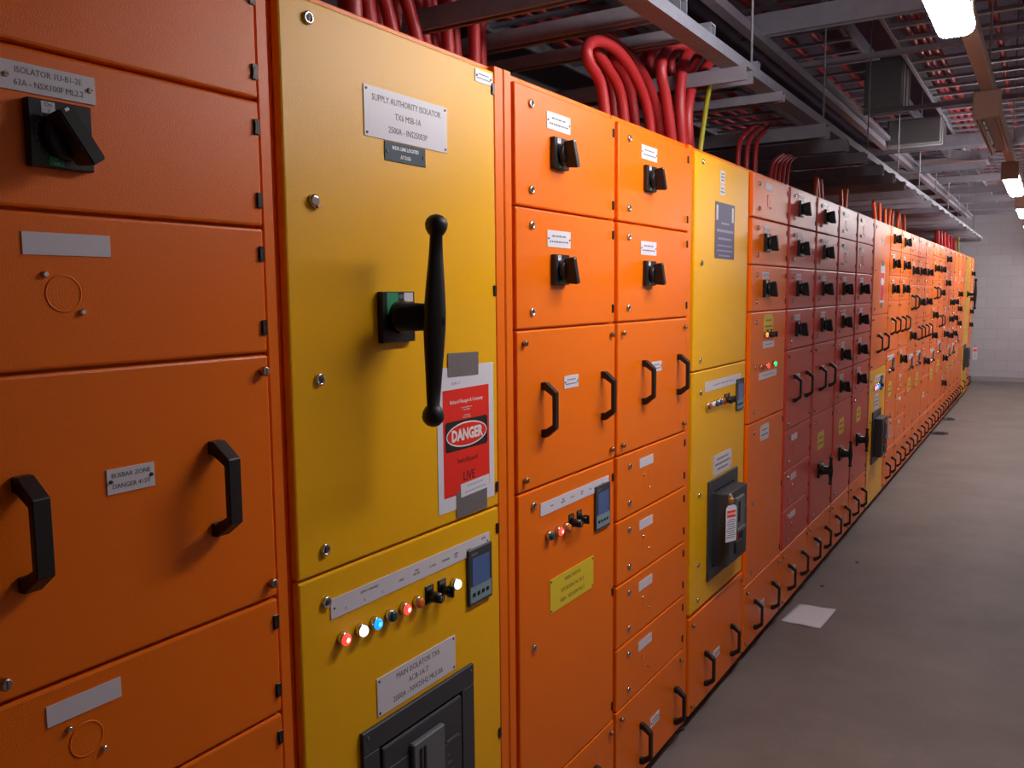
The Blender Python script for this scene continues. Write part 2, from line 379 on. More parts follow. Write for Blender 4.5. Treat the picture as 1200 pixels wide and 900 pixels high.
# --- the cubicle before the first one in the picture, and the first (left edge of the photo)
for s0, s1, lab in ((-.10, .52, 'orange cabinet at the near end of the row, left of the BUSBAR ZONE one'),
                    (.52, 1.062, '')):
    first = s0 > 0
    if first: lab = 'orange cabinet at the left edge of the photo with the BUSBAR ZONE cover'
    cab = cabinet(s0, s1, lab); e = s1-.030; w0 = s0+.004
    stile(cab, s1-.028, s1-.003, BOT, TOP-.004, OR)
    hs = [2.29, 2.079, 1.867, 1.651, 1.214, .997, .785, .57, .355]
    ds = [door(cab, w0, e, hs[k+1], hs[k], OR) for k in range(3)]
    cen = s0+.155
    for k, d in enumerate(ds): hinges(d, 2, .009)
    put(ds[0], 'label_plate', m_label(.10, .03, 0), cen-.005 if not first else .665, 2.178)
    iso(ds[0], cen, 2.24) if not first else None
    if first:
        me = m_text_label(.130, .037, ['ISOLATOR 1U-B1-2E', '63A - NSX100F ML2.2'], .0112, sx=.92, rs=.0042)
        put(ds[1], 'label_plate', me, .669, 2.037)
    iso(ds[1], cen, 1.967, .088, 32)
    put(ds[2], 'label_plate', m_label(.125, .030, 0), cen+.006, 1.823); put(ds[2], 'knockout_cover', m_knockout('orange_powder_coat'), cen-.004, 1.756)
    cov = door(cab, w0, e, hs[4], hs[3], OR, 'bolted_cover')
    for y in (w0+.03, e-.018):
        for z in (hs[3]-.03, hs[4]+.03): put(cov, 'captive_screw', m_screw(.0085), y, z)
    for y in (s0+.075, s1-.155): put(cov, 'handle', m_handle(.158, .05, .025), y, 1.437)
    put(cov, 'label_plate', m_text_label(.078, .037, ['BUSBAR ZONE', 'DANGER 415V'], .0098, rs=.0030, rmat=DGR), (s0+s1)/2-.035, 1.482)
    for k in range(5, 9):
        d = door(cab, w0, e, hs[k], hs[k-1], OR); hinges(d, 2, .009)
        if k == 5: put(d, 'label_plate', m_label(.112, .030, 0), .664 if first else cen, 1.172); put(d, 'knockout_cover', m_knockout('orange_powder_coat'), cen-.012, 1.116)
        elif k == 8: pass
        else: put(d, 'label_plate', m_label(.112, .030, 0), cen, hs[k]+.17); put(d, 'knockout_cover', m_knockout('orange_powder_coat'), cen, hs[k]+.11)
    door(cab, w0, e, BOT+.004, .355, OR, 'kick_panel')

# --- B: supply authority isolator, yellow doors in an orange frame
cab = cabinet(1.072, 1.803, 'yellow-doored cabinet with the long black lever handle, nearest the camera')
stile(cab, 1.762, 1.800, BOT, TOP-.002, OR, -.002)
d1 = door(cab, 1.078, 1.760, 1.222, 2.280, YE)
for h in (2.244, 1.594, 1.268): put(d1, 'latch', m_latch(.012), 1.150, h)
put(d1, 'blanking_cap', m_blank(), 1.149, 1.923)
for h in (2.235, 1.758, 1.272): put(d1, 'hinge', m_hinge(), 1.750, h)
put(d1, 'label_plate', m_text_label(.270, .098, ['SUPPLY AUTHORITY ISOLATOR', 'TX6 MSB-1A', '2500A - INS25003P'], .0180, corner=4, sx=.88), 1.428, 2.110)
me = m_text_label(.132, .038, ['M.E.N. LINK LOCATED', 'AT D.S.B.'], .0100, BLB, WINK, 2, .0003, .86, .0040, CHR)
o = put(d1, 'label_plate', me, 1.418, 2.040); o['label'] = 'slate blue nameplate with white lettering'
put(d1, 'label_plate', m_label(.070, .028, 2, False, 2), 1.712, 2.254)
hs_, hh_ = 1.370, 1.705
put(d1, 'lever_escutcheon', m_tee_plate(.104), hs_, hh_); put(d1, 'lever_shaft', m_tee_shaft(.10, .030), hs_, hh_); put(d1, 'lever_handle', m_tee_handle(.425, .030, .107), hs_-.002, hh_-.008, 0, (math.radians(-3.3), 0, 0))
d2 = door(cab, 1.078, 1.760, .365, 1.222, YE)
put(d2, 'latch', m_latch(.012), 1.148, 1.165); put(d2, 'latch', m_latch(.012), 1.148, .42)
for h in (1.166, .626, .42): put(d2, 'hinge', m_hinge(), 1.750, h)
b = MB(); w, h = .552, .040; b.box(0, .0018, -w/2, w/2, -h/2, h/2, WHT)
for t, y, z in (('SUPPLY AVAILABLE', -.165, .008), ('A', -.235, -.009), ('B', -.18, -.010), ('C', -.125, -.010), ('OPEN', -.064, -.003), ('TRIP\nCIRCUIT', -.012, .0), ('CLOSED', .045, -.002), ('CHARGED', .095, -.002), ('LAMP\nTEST', .135, -.002), ('CLOSE', .185, -.002), ('METER', .25, .010)):
    b.text(t, .0072, y, z, .0019, INK, 0, .9)
for q in (-1, 1): b.cyl(.0018, .003, q*(w/2-.009), 0, .0025, .002, DGR, 8)
put(d2, 'label_strip', b.mesh('label_strip'), 1.436, 1.146)
put(d2, 'power_meter', m_meter(.10, .138), 1.664, 1.073, 0)
for nm, lns, core, s, lab in (('pilot_light', 'lit_red_lens', 'lit_red_core', 1.197, 'glowing red pilot light'), ('pilot_light', 'lit_white_lens', None, 1.248, 'glowing white pilot light'), ('pilot_light', 'lit_blue_lens', 'lit_blue_core', 1.292, 'glowing blue pilot light'),
        ('pilot_light', 'unlit_green_lens', None, 1.340, 'dark green pilot light'), ('pilot_light', 'lit_red_lens', 'lit_red_core', 1.387, 'glowing red pilot light'), ('pilot_light', 'unlit_amber_lens', None, 1.433, 'unlit amber pilot light'), ('pilot_light', 'lit_white_lens', None, 1.573, 'glowing white pilot light')):
    put(d2, nm, m_pilot(lns, core), s*.992, 1.079)['label'] = lab
put(d2, 'key_switch', m_keyswitch(), 1.468, 1.081); put(d2, 'selector_switch', m_selector(), 1.515, 1.081)
put(d2, 'label_plate', m_text_label(.276, .083, ['MAIN ISOLATOR TX6', 'ACB-1A-T', '2000A - NW25H2 ML5.0A'], .0178, corner=4, sx=.9), 1.424, .913)
fr, bd = breaker_meshes(.395, .40, .013)
put(d2, 'breaker_frame', fr, 1.428, .662); put(d2, 'breaker_body', bd, 1.428, .662)
kick(cab, 1.078, 1.760, OR, .365)

# --- the narrow orange filler post between the yellow cabinet and the next
b = MB(); b.box(-.5, -.003, -.017, .017, 0, TOP-BOT, OR, .003, 1)
tag(add('filler_panel', b.mesh('filler_panel'), None, (0, 1.8225, BOT)), 'narrow orange upright filler strip right of the cabinet with the long lever', 'filler panel')

# --- C
cab = cabinet(1.843, 2.444, 'orange cabinet with two isolators on top and a yellow nameplate low down')
for h0, h1 in ((1.972, 2.278), (1.657, 1.972)): isolator_door(cab, 1.849, 2.432, h0, h1, OR, True)
bolt_panel(cab, 1.849, 2.438, 1.228, 1.657, OR, f=(.225, .84), hh=1.438, labf=.50, labz=.062)
d = door(cab, 1.849, 2.432, .358, 1.228, OR); latches(d, .078, 1); put(d, 'latch', m_latch(), 1.925, .787)
put(d, 'latch', m_latch(), 1.925, .42)
for h in (1.169, .794, .41): put(d, 'hinge', m_hinge(), 2.420, h)
b = MB(); w, h = .425, .036; b.box(0, .0018, -w/2, w/2, -h/2, h/2, WHT)
for t, y in (('OPEN', -.15), ('TRIP\nCIRCUIT', -.085), ('CLOSED', -.03), ('LAMP\nTEST', .03), ('CLOSE', .085), ('METER', .17)): b.text(t, .0072, y, 0, .0019, INK, 0, .9)
put(d, 'label_strip', b.mesh('label_strip'), 2.176, 1.163); put(d, 'power_meter', m_meter(.10, .138), 2.338, 1.094)
for lns, core, s, lab in (('unlit_green_lens', None, 2.005, 'dark green pilot light'), ('lit_red_lens', 'lit_red_core', 2.058, 'glowing red pilot light'), ('unlit_amber_lens', None, 2.104, 'unlit amber pilot light')): put(d, 'pilot_light', m_pilot(lns, core), s, 1.083)['label'] = lab
put(d, 'key_switch', m_keyswitch(), 2.140, 1.092); put(d, 'selector_switch', m_selector(), 2.190, 1.092)
me = m_text_label(.268, .098, ['MAIN SWITCH', 'UPS BUSBAR No 1B-1J', '400A - NSX630N ML2.2'], .0165, YLB, YINK, 4, 0, .9)
put(d, 'nameplate', me, 2.148, .902)['label'] = 'yellow engraved nameplate'
kick(cab, 1.849, 2.438, OR, .358)

# --- D
cab = cabinet(2.446, 3.112, 'orange cabinet right of the yellow-nameplate one, with four shallow flaps below its handles')
stile(cab, 3.068, 3.106, BOT, TOP-.004, OR)
for h0, h1 in ((1.972, 2.278), (1.657, 1.972)): isolator_door(cab, 2.452, 3.066, h0, h1, OR, True, .235)
bolt_panel(cab, 2.452, 3.062, 1.228, 1.657, OR, f=(.33, .85), hh=1.45, labf=.52, labz=.045)
for h0, h1 in ((1.013, 1.228), (.797, 1.013), (.583, .797), (.368, .583)): blank_door(cab, 2.452, 3.066, h0, h1, OR, 'orange_powder_coat', .235)
bolt_panel(cab, 2.452, 3.062, BOT+.004, .368, OR, 'kick_panel', (.33, .86), True, .173, .54, .03)

# --- E yellow, kick panel orange
cab = cabinet(3.118, 3.832, 'second yellow-doored cabinet, with protruding breaker and hanging tag, left of the red ones')
d = door(cab, 3.126, 3.800, 1.443, 2.280, YE)
for h in (2.245, 1.862, 1.485): put(d, 'latch', m_latch(), 3.205, h)
put(d, 'label_plate', m_label(.055, .050, 3), 3.440, 2.212); put(d, 'label_plate', m_label(.055, .042, 2), 3.440, 2.160)
b = MB(); w, h = .245, .225; b.box(0, .0015, -w/2, w/2, -h/2, h/2, mat('slate_violet_plate', (.10, .095, .17, 1), .4))
for z, hh, ww in ((.03, .012, .40), (.0, .016, .85), (-.032, .012, .7), (-.06, .008, .75), (-.08, .008, .8), (-.1, .008, .6)): b.box(.0014, .0018, -w*ww/2, w*ww/2, z-hh/3, z+hh/3, mat('pale_violet_print', (.35, .33, .48, 1), .5))
for q in (-1, 1): b.box(.0014, .0019, q*w*.40-.012, q*w*.40+.008, .04, .10, WHT)
put(d, 'rating_plate', b.mesh('rating_plate'), 3.480, 1.998)['label'] = 'dark violet rating plate with pale print'
d = door(cab, 3.126, 3.800, .472, 1.443, YE)
for h in (1.357, .945, .66, .515): put(d, 'latch', m_latch(), 3.215, h)
put(d, 'label_strip', m_label(.46, .040, 1), 3.500, 1.372); put(d, 'power_meter', m_meter(.10, .138), 3.712, 1.300)
for i, (lns, lab) in enumerate((('unlit_red_lens', 'unlit red pilot light'), ('lit_white_lens', 'white pilot light'), ('unlit_blue_lens', 'blue pilot light'), ('unlit_blue_lens', 'blue pilot light'), ('unlit_red_lens', 'unlit red pilot light'))): put(d, 'pilot_light', m_pilot(lns if lns != 'lit_white_lens' else 'white_engraved_plate', None, .014), 3.29+i*.046, 1.296)['label'] = lab
for s in (3.52, 3.565): put(d, 'selector_switch', m_selector(), s, 1.298)
put(d, 'label_plate', m_label(.235, .085, 3, False, 4), 3.500, 1.032)
E_fr, E_bd = breaker_meshes(.375, .42, .070)
put(d, 'breaker_frame', E_fr, 3.500, .770); put(d, 'breaker_body', E_bd, 3.500, .770)
for h in (2.2, 1.86, 1.5): put(d, 'hinge', m_hinge(), 3.813, h, -.018)
kick(cab, 3.126, 3.826, OR, .460)

# --- F orange
cab = cabinet(3.838, 4.482, 'orange cabinet with small red and green lamps, left of the red ones')
blank_door(cab, 3.865, 4.470, H[1], H[0]-.006, OR, 'orange_powder_coat', .25)
for k in (1, 2): isolator_door(cab, 3.865, 4.470, H[k+1], H[k], OR)
d = door(cab, 3.865, 4.470, 1.140, H[3], OR); latches(d, .085, 3, .05)
put(d, 'nameplate', m_label(.16, .085, 2, True, 4), 4.155, 1.598)['label'] = 'yellow engraved nameplate'
put(d, 'pilot_light', m_pilot('lit_amber_lens', None, .014), 4.09, 1.545)['label'] = 'glowing amber pilot light'
put(d, 'selector_switch', m_selector(), 4.14, 1.547); put(d, 'selector_switch', m_selector(), 4.20, 1.547)
put(d, 'label_strip', m_label(.19, .034, 1), 4.165, 1.497); put(d, 'label_strip', m_label(.30, .034, 1), 4.165, 1.350)
for lns, s, lab in (('unlit_red_lens', 4.03, 'unlit red pilot light'), ('lit_red_lens', 4.125, 'glowing red pilot light'), ('lit_green_lens', 4.25, 'glowing green pilot light')): put(d, 'pilot_light', m_pilot(lns, None, .015), s, 1.395)['label'] = lab
d = door(cab, 3.865, 4.470, .370, 1.140, OR); latches(d, .085, 3, .05); put(d, 'label_plate', m_label(.14, .075, 2, False, 4), 4.13, 1.072)
hinges(d, 3, .014)
kick(cab, 3.848, 4.476)

# --- G..J brick red
def red_cab(s0, s1, label, rows):
    cab = cabinet(s0, s1, label, RF); a, e = s0+.022, s1-.012
    for r in rows:
        k, h0, h1 = r[0], r[1], r[2]
        if k == 'I': isolator_door(cab, a, e, h0, h1, RD, off=.20)
        elif k == 'B': blank_door(cab, a, e, h0, h1, RD, 'red_powder_coat', .20)
        elif k == 'P': bolt_panel(cab, a, e, h0, h1, RD, f=(.27, .74), labf=.42, hh=(h0+h1)/2+.0, labz=.055)
        elif k == 'T':
            d = door(cab, a, e, h0, h1, RD); latches(d, .085, 3, .05, .010); hinges(d, 3)
            put(d, 'nameplate', m_label(.16, .105, 2, True, 4), a+.24, r[3])['label'] = 'yellow engraved nameplate'
            put(d, 'lever_escutcheon', m_tee_plate(.09), a+.22, r[4]); put(d, 'lever_shaft', CACHE.setdefault('sh', m_tee_shaft(.072, .026)), a+.22, r[4])
            put(d, 'lever_handle', CACHE.setdefault('lh', m_tee_handle(.175, .017, .068)), a+.22, r[4])
    kick(cab, s0+.004, s1-.004); return cab
rowsG = [('I', H[1], H[0]-.006), ('I', H[2], H[1]), ('I', H[3], H[2]), ('I', H[4], H[3])]
red_cab(4.490, 5.092, 'brick-red cabinet next to the orange one with small lamps, three blank flaps low down', rowsG + [('P', H[6], H[4]), ('B', H[7], H[6]), ('B', H[8], H[7]), ('B', H[9], H[8])])
red_cab(5.096, 5.698, 'second brick-red cabinet, two handles above a yellow nameplate and small lever', rowsG + [('P', H[6], H[4]), ('T', H[9], H[6], .845, .665)])
rowsI = [('B', H[1], H[0]-.006), ('B', H[2], H[1])] + [('I', H[k+1], H[k]) for k in (2, 3, 4, 5)]
red_cab(5.702, 6.300, 'third brick-red cabinet, its lever left of another red cabinet with a lever', rowsI + [('T', H[9], H[6], .850, .668)])
red_cab(6.304, 6.945, 'last brick-red cabinet, standing left of the tall orange-over-yellow one', rowsI + [('T', H[9], H[6], .855, .672)])

# --- K orange over yellow
cab = cabinet(6.950, 7.745, 'orange-topped cabinet with yellow lower door and grey breaker, right of the red ones')
stile(cab, 6.953, 6.985, BOT, TOP-.004, RF)
d = door(cab, 6.990, 7.738, 1.560, 2.282, OR)
for h in (2.235, 1.90, 1.61): put(d, 'latch', m_latch(), 7.07, h)
put(d, 'label_plate', m_label(.06, .05, 1), 7.36, 2.14)
bolt_panel(cab, 6.990, 7.738, 1.130, 1.560, OR, f=(.37, .80), hh=1.33, labf=.56, labz=.06)
d = door(cab, 6.990, 7.738, BOT+.004, 1.130, YE)
for h in (1.05, .73, .44): put(d, 'latch', m_latch(), 7.06, h)
put(d, 'label_strip', m_label(.36, .045, 1), 7.36, 1.048)
for i in range(3): put(d, 'pilot_light', m_pilot('lit_violet_lens' if i < 2 else 'lit_blue_lens', None, .022), 7.19+i*.085, .985)['label'] = 'glowing violet pilot light' if i < 2 else 'glowing blue pilot light'
put(d, 'selector_switch', m_selector(), 7.44, .99); put(d, 'power_meter', m_meter(.10, .12), 7.53, 1.0)
put(d, 'label_plate', m_label(.20, .12, 3), 7.33, .865)
put(d, 'breaker_frame', E_fr, 7.33, .585); put(d, 'breaker_body', E_bd, 7.33, .585)

# --- L.. far orange cabinets
def far_cab(s0, s1, label, rows):
    cab = cabinet(s0, s1, label); a, e = s0+.008, s1-.008
    for r in rows:
        k, h0, h1 = r[0], r[1], r[2]
        if k == 'I': isolator_door(cab, a, e, h0, h1, OR, off=.20)
        elif k == 'B': blank_door(cab, a, e, h0, h1, OR, 'orange_powder_coat', .22)
        elif k == 'P': bolt_panel(cab, a, e, h0, h1, OR, f=(.28, .76), labf=.45, labz=.055)
        elif k == 'M':
            d = door(cab, a, e, h0, h1, OR); latches(d, .07, 3); hinges(d, 3)
            put(d, 'label_strip', m_label(.30, .045, 1), a+.24, h1-.055)
            put(d, 'power_meter', m_meter(.09, .11), a+.36, h1-.12)
            for i in range(2): put(d, 'pilot_light', m_pilot('unlit_red_lens' if i else 'unlit_green_lens', None, .016), a+.10+i*.06, h1-.17)
            put(d, 'selector_switch', m_selector(), a+.23, h1-.16)
            put(d, 'nameplate', m_label(.17, .13, 2, True, 4), a+.22, h1-.33)['label'] = 'yellow engraved nameplate'
        elif k == 'D':
            d = door(cab, a, e, h0, h1, OR); latches(d, .07, 3); hinges(d, 3)
            if r[3:]: put(d, 'label_plate', m_label(.12, .06, 1), a+.22, r[3])
    kick(cab, s0+.004, s1-.004); return cab
t = H[0]-.006
far_cab(7.750, 8.366, 'far orange cabinet just right of the grey breaker, three isolators above handles', [('I', H[1], t), ('I', H[2], H[1]), ('I', H[3], H[2]), ('P', H[5], H[3]), ('M', H[9], H[5])])
far_cab(8.370, 8.976, 'far orange cabinet with four isolators and three small white-labelled flaps below', [('I', H[1], t), ('I', H[2], H[1]), ('I', H[3], H[2]), ('P', H[5], H[3]), ('I', H[6], H[5]), ('B', H[7], H[6]), ('B', H[8], H[7]), ('B', H[9], H[8])])
far_cab(8.980, 9.546, 'far orange cabinet with handles between its two isolators', [('B', H[1], t), ('I', 1.80, H[1]), ('P', 1.46, 1.80), ('I', 1.155, 1.46), ('M', H[9], 1.155)])
far_cab(9.550, 10.146, 'far orange cabinet with two isolators above its handles and a yellow nameplate', [('B', H[1], t), ('I', 1.80, H[1]), ('I', 1.46, 1.80), ('P', 1.155, 1.46), ('M', H[9], 1.155)])
far_cab(10.150, 10.816, 'far orange cabinet with two isolators above its handles and one below them', [('B', H[1], t), ('I', 1.80, H[1]), ('I', 1.46, 1.80), ('P', 1.155, 1.46), ('I', .80, 1.155), ('D', H[9], .80, .6)])
far_cab(10.820, 11.476, 'far orange cabinet with a handled cover between its top isolator and two lower ones', [('B', 2.14, t), ('I', 1.86, 2.14), ('P', 1.57, 1.86), ('I', 1.36, 1.57), ('I', 1.10, 1.36), ('M', H[9], 1.10)])
far_cab(11.480, 12.126, 'far orange cabinet with two isolators above a handled cover, ninth cabinet from the row end', [('B', 2.14, t), ('I', 1.86, 2.14), ('I', 1.58, 1.86), ('P', 1.16, 1.58), ('M', H[9], 1.16)])
far_cab(12.130, 12.746, 'far orange cabinet with five isolators spread from top to bottom', [('I', 2.0, t), ('I', 1.68, 2.0), ('D', 1.32, 1.68, 1.5), ('I', 1.05, 1.32), ('I', .70, 1.05), ('I', .40, .70)])
far_cab(12.750, 13.346, 'far orange cabinet with three mid-height isolators, nearer of two alike', [('D', 1.70, t, 1.9), ('I', 1.47, 1.70), ('I', 1.25, 1.47), ('I', 1.03, 1.25), ('M', H[9], 1.03)])
far_cab(13.350, 13.946, 'far orange cabinet with three mid-height isolators, farther of two alike', [('D', 1.70, t, 1.9), ('I', 1.47, 1.70), ('I', 1.25, 1.47), ('I', 1.03, 1.25), ('M', H[9], 1.03)])
far_cab(13.950, 14.496, 'far orange cabinet with three isolators just above mid height', [('D', 1.80, t, 2.0), ('I', 1.58, 1.80), ('I', 1.37, 1.58), ('I', 1.16, 1.37), ('M', H[9], 1.16)])
far_cab(14.500, 15.146, 'plain far orange cabinet directly left of the farthest yellow one', [('D', 1.45, t, 1.9), ('D', .9, 1.45, 1.2), ('D', H[9], .9)])
cab = cabinet(15.150, 16.196, 'farthest yellow-doored cabinet, with a long lever, near the end wall')
stile(cab, 15.155, 15.21, BOT, TOP-.004, OR)
d = door(cab, 15.220, 16.180, 1.10, 2.28, YE); put(d, 'lever_escutcheon', m_tee_plate(.10), 15.68, 1.68); put(d, 'lever_shaft', CACHE.setdefault('shy', m_tee_shaft(.10, .030)), 15.68, 1.68)
put(d, 'lever_handle', CACHE.setdefault('lhy', m_tee_handle(.50, .031, .112)), 15.68, 1.68); latches(d, .07, 4)
d = door(cab, 15.220, 16.180, BOT+.004, 1.10, YE); put(d, 'breaker_frame', E_fr, 15.62, .66); put(d, 'breaker_body', E_bd, 15.62, .66); latches(d, .07, 3)
put(d, 'handle', m_handle(), 15.5, .22)
far_cab(16.200, 16.850, 'last orange cabinet of the row, beyond the farthest yellow one', [('D', 2.14, t), ('I', 1.90, 2.14), ('D', 1.70, 1.90), ('I', 1.49, 1.70), ('I', 1.28, 1.49), ('I', 1.05, 1.28), ('D', H[9], 1.05, .8)])

# --- plinth under the row
b = MB(); b.box(-.80, -.035, -.10, 16.85, 0, BOT-.001, mat('dark_plinth_paint', (.03, .006, .005, 1), .6), .002, 1)
tag(add('plinth', b.mesh('plinth'), None, (0, 0, 0)), 'dark low plinth running along the floor under the whole row of cabinets', 'plinth')

# ------------------------------------------------------------------ notices and tags
def poster():
    # corners read on the door plane
    s0, s1, h0, h1 = 1.509, 1.738, 1.252, 1.585; w, h = s1-s0, h1-h0; c = (.0004, (s0+s1)/2, (h0+h1)/2)
    o = add('danger_notice', None, None, c); tag(o, 'white and red DANGER Switchboard LIVE notice taped under the long lever handle', 'notice')
    tilt = None
    def q(b, m, y0, y1, z0, z1, x0, x1): b.box(x0, x1, y0, y1, z0, z1, m)
    b = MB(); q(b, PAP, -w/2, w/2, -h/2, h/2, 0, .0008)
    rw, r0, r1 = w*.40, -h*.40, h*.345; x = .0008
    q(b, REDP, -rw*1.02, rw*1.02, r0, r1, x-.0002, x+.0002); e = x+.0003
    b.text('Richard Flanagan & Company', .0118, 0, h*.255, e, WINK, .0001, .95); b.text('Industrial Electrical\nContractors', .0055, 0, h*.20, e, WINK)
    b.text('Authorised\nPersonnel Only', .0050, 0, h*.145, e, WINK)
    n = 40; bw, bh = w*.375, h*.105; zc = h*.018
    def rr(a, bb, r, n=6):
        pts = []
        for cx, cy, t0 in ((a-r, bb-r, 0), (-a+r, bb-r, 90), (-a+r, -bb+r, 180), (a-r, -bb+r, 270)):
            for k in range(n+1): t = math.radians(t0+90*k/n); pts.append((cx+r*math.cos(t), zc+cy+r*math.sin(t)))
        return pts
    b.prism(rr(bw, bh, .008), e-.0001, e+.0002, BPR, 'x')
    ell = lambda a, bb: [(a*math.cos(2*PI*k/n), zc+bb*math.sin(2*PI*k/n)) for k in range(n)]
    b.prism(ell(bw*.96, bh*.84), e+.0001, e+.0004, WINK, 'x'); b.prism(ell(bw*.92, bh*.74), e+.0003, e+.0006, REDP, 'x')
    b.text('DANGER', .036, 0, zc-.001, e+.0006, WINK, .0016, .86)
    b.text('Switchboard', .0175, 0, -h*.165, e, BPR, 0, .95); b.text('LIVE', .030, .006, -h*.285, e, BPR, .0003, .88)
    b.text('RUN 17', .010, -w*.18, h*.385, x+.0001, mat('pale_blue_ink', (.35, .4, .65, 1), .6))
    add('paper_sheet', b.mesh('paper_sheet'), o, c)
    b = MB(); b.box(.001, .0018, -.060, .062, -.027, .027, TAPE); add('tape_strip', b.mesh('tape_strip'), o, (c[0], c[1]-.012, h1+.004), (math.radians(-1.5), 0, 0))
    b = MB(); b.box(.001, .0018, -.065, .062, -.030, .030, TAPE); add('tape_strip', b.mesh('tape_strip'), o, (c[0], c[1]+.018, h0+.008), (math.radians(0), 0, 0))
    b = MB(); b.box(.0018, .0024, -.060, .060, -.016, .016, PAP); lines_on(b, .12, .04, 2, mat('faint_handwriting', (.45, .45, .6, 1), .6), .0026, .7); add('handwritten_strip', b.mesh('handwritten_strip'), o, (c[0], c[1]+.030, h0+.042), (math.radians(2), 0, 0))
poster()
def tape_notice(s, h):   # small one on the orange door far along
    o = add('danger_notice', None, None, (.0005, s, h)); tag(o, 'small red and white notice taped on the orange door right of the brick-red cabinets', 'notice')
    b = MB(); b.box(0, .001, -.10, .10, -.15, .15, PAP); b.box(.0008, .0012, -.085, .085, -.13, .09, REDP); b.prism([(.07*math.cos(2*PI*k/24), .02+.03*math.sin(2*PI*k/24)) for k in range(24)], .0011, .0016, WINK, 'x')
    add('paper_sheet', b.mesh('paper_sheet'), o, (.0005, s, h))
    for z in (.165, -.165): b = MB(); b.box(.001, .0018, -.05, .05, -.022, .022, TAPE); add('tape_strip', b.mesh('tape_strip'), o, (.0005, s, h+z))
tape_notice(7.40, 1.80)
def tag_on(s, h, x, label, txt=True, sc=1.0, tilt=0):
    o = add('lockout_tag', None, None, (x, s, h)); tag(o, label, 'tag')
    b = MB(); w, hh = .062*sc, .150*sc; b.prism([(-w/2, -hh), (w/2, -hh), (w/2, -.012), (w/2-.012, 0), (-w/2+.012, 0), (-w/2, -.012)], -.0006, .0006, PAP, 'x')
    b.box(.0005, .0010, -w*.40, w*.40, -.050*sc, -.022*sc, REDP)
    if txt: b.text('DANGER', .0135*sc, 0, -.036*sc, .0011, WINK, .0003, .85)
    for k in range(9): b.box(.0005, .0009, -w*(.30+.06*(k % 3)), w*(.32+.05*((k+1) % 3)), -(.062+.009*k)*sc, -(.059+.009*k)*sc, INK)
    add('tag_card', b.mesh('tag_card'), o, (x, s, h), (0, 0, math.radians(tilt)))
    b = MB(); b.box(-.010, .008, -.014, .014, .0, .022, BRASS, .003, 1)
    b.tube([(-.001, -.010, .02), (-.003, -.010, .035), (-.006, 0, .043), (-.003, .010, .035), (-.001, .010, .02)], .003, CHR, 8); add('padlock', b.mesh('padlock'), o, (x-.004, s+.012, h+.004))
s, h = W(857, 592, .100); tag_on(s+.002, h, .100, 'white tag with red DANGER heading padlocked to the breaker of the second yellow cabinet', True, 1.0, -24)
s, h = W(1038, 482, .10); tag_on(7.40, .72, .098, 'small white tag hanging on the breaker of the orange-and-yellow cabinet', False, 1.0, -6)
s, h = W(1136, 393, .11); tag_on(15.66, .82, .150, 'pale tag hanging on the breaker of the farthest yellow cabinet', False, 1.3, -50)

# ------------------------------------------------------------------ room shell
def slab(name, x0, x1, y0, y1, z0, z1, m): b = MB(); b.box(x0, x1, y0, y1, z0, z1, m); return structure(add(name, b.mesh(name)))
def concrete(name, c1, c2, rough, scale):
    m = mat(name, c1, rough); nt = m.node_tree; b = nt.nodes['Principled BSDF']; geo = nt.nodes.new('ShaderNodeNewGeometry')
    n1 = nt.nodes.new('ShaderNodeTexNoise'); n1.inputs['Scale'].default_value = scale; n1.inputs['Detail'].default_value = 8; n1.inputs['Roughness'].default_value = .65
    n2 = nt.nodes.new('ShaderNodeTexNoise'); n2.inputs['Scale'].default_value = 90; n2.inputs['Detail'].default_value = 3
    r = nt.nodes.new('ShaderNodeValToRGB'); r.color_ramp.elements[0].position = .3; r.color_ramp.elements[1].position = .72
    r.color_ramp.elements[0].color = c1; r.color_ramp.elements[1].color = c2
    ad = nt.nodes.new('ShaderNodeMath'); ad.operation = 'MULTIPLY_ADD'; ad.inputs[1].default_value = .25
    nt.links.new(geo.outputs['Position'], n1.inputs['Vector']); nt.links.new(geo.outputs['Position'], n2.inputs['Vector'])
    nt.links.new(n2.outputs['Fac'], ad.inputs[0]); sb = nt.nodes.new('ShaderNodeMath'); sb.operation = 'SUBTRACT'; sb.inputs[1].default_value = .125
    nt.links.new(n1.outputs['Fac'], sb.inputs[0]); nt.links.new(sb.outputs[0], ad.inputs[2]); nt.links.new(ad.outputs[0], r.inputs[0]); nt.links.new(r.outputs[0], b.inputs['Base Color'])
    bp = nt.nodes.new('ShaderNodeBump'); bp.inputs['Strength'].default_value = .25; bp.inputs['Distance'].default_value = .004; nt.links.new(n2.outputs['Fac'], bp.inputs['Height']); nt.links.new(bp.outputs['Normal'], b.inputs['Normal'])
    return m
FLO = concrete('trowelled_concrete', (.145, .118, .105, 1), (.225, .19, .172, 1), .6, 1.3)
XR = 2.7; YE_ = 18.7; CEIL = 4.3
slab('floor', -2.6, XR, -3.2, YE_+.2, -.12, 0, FLO)
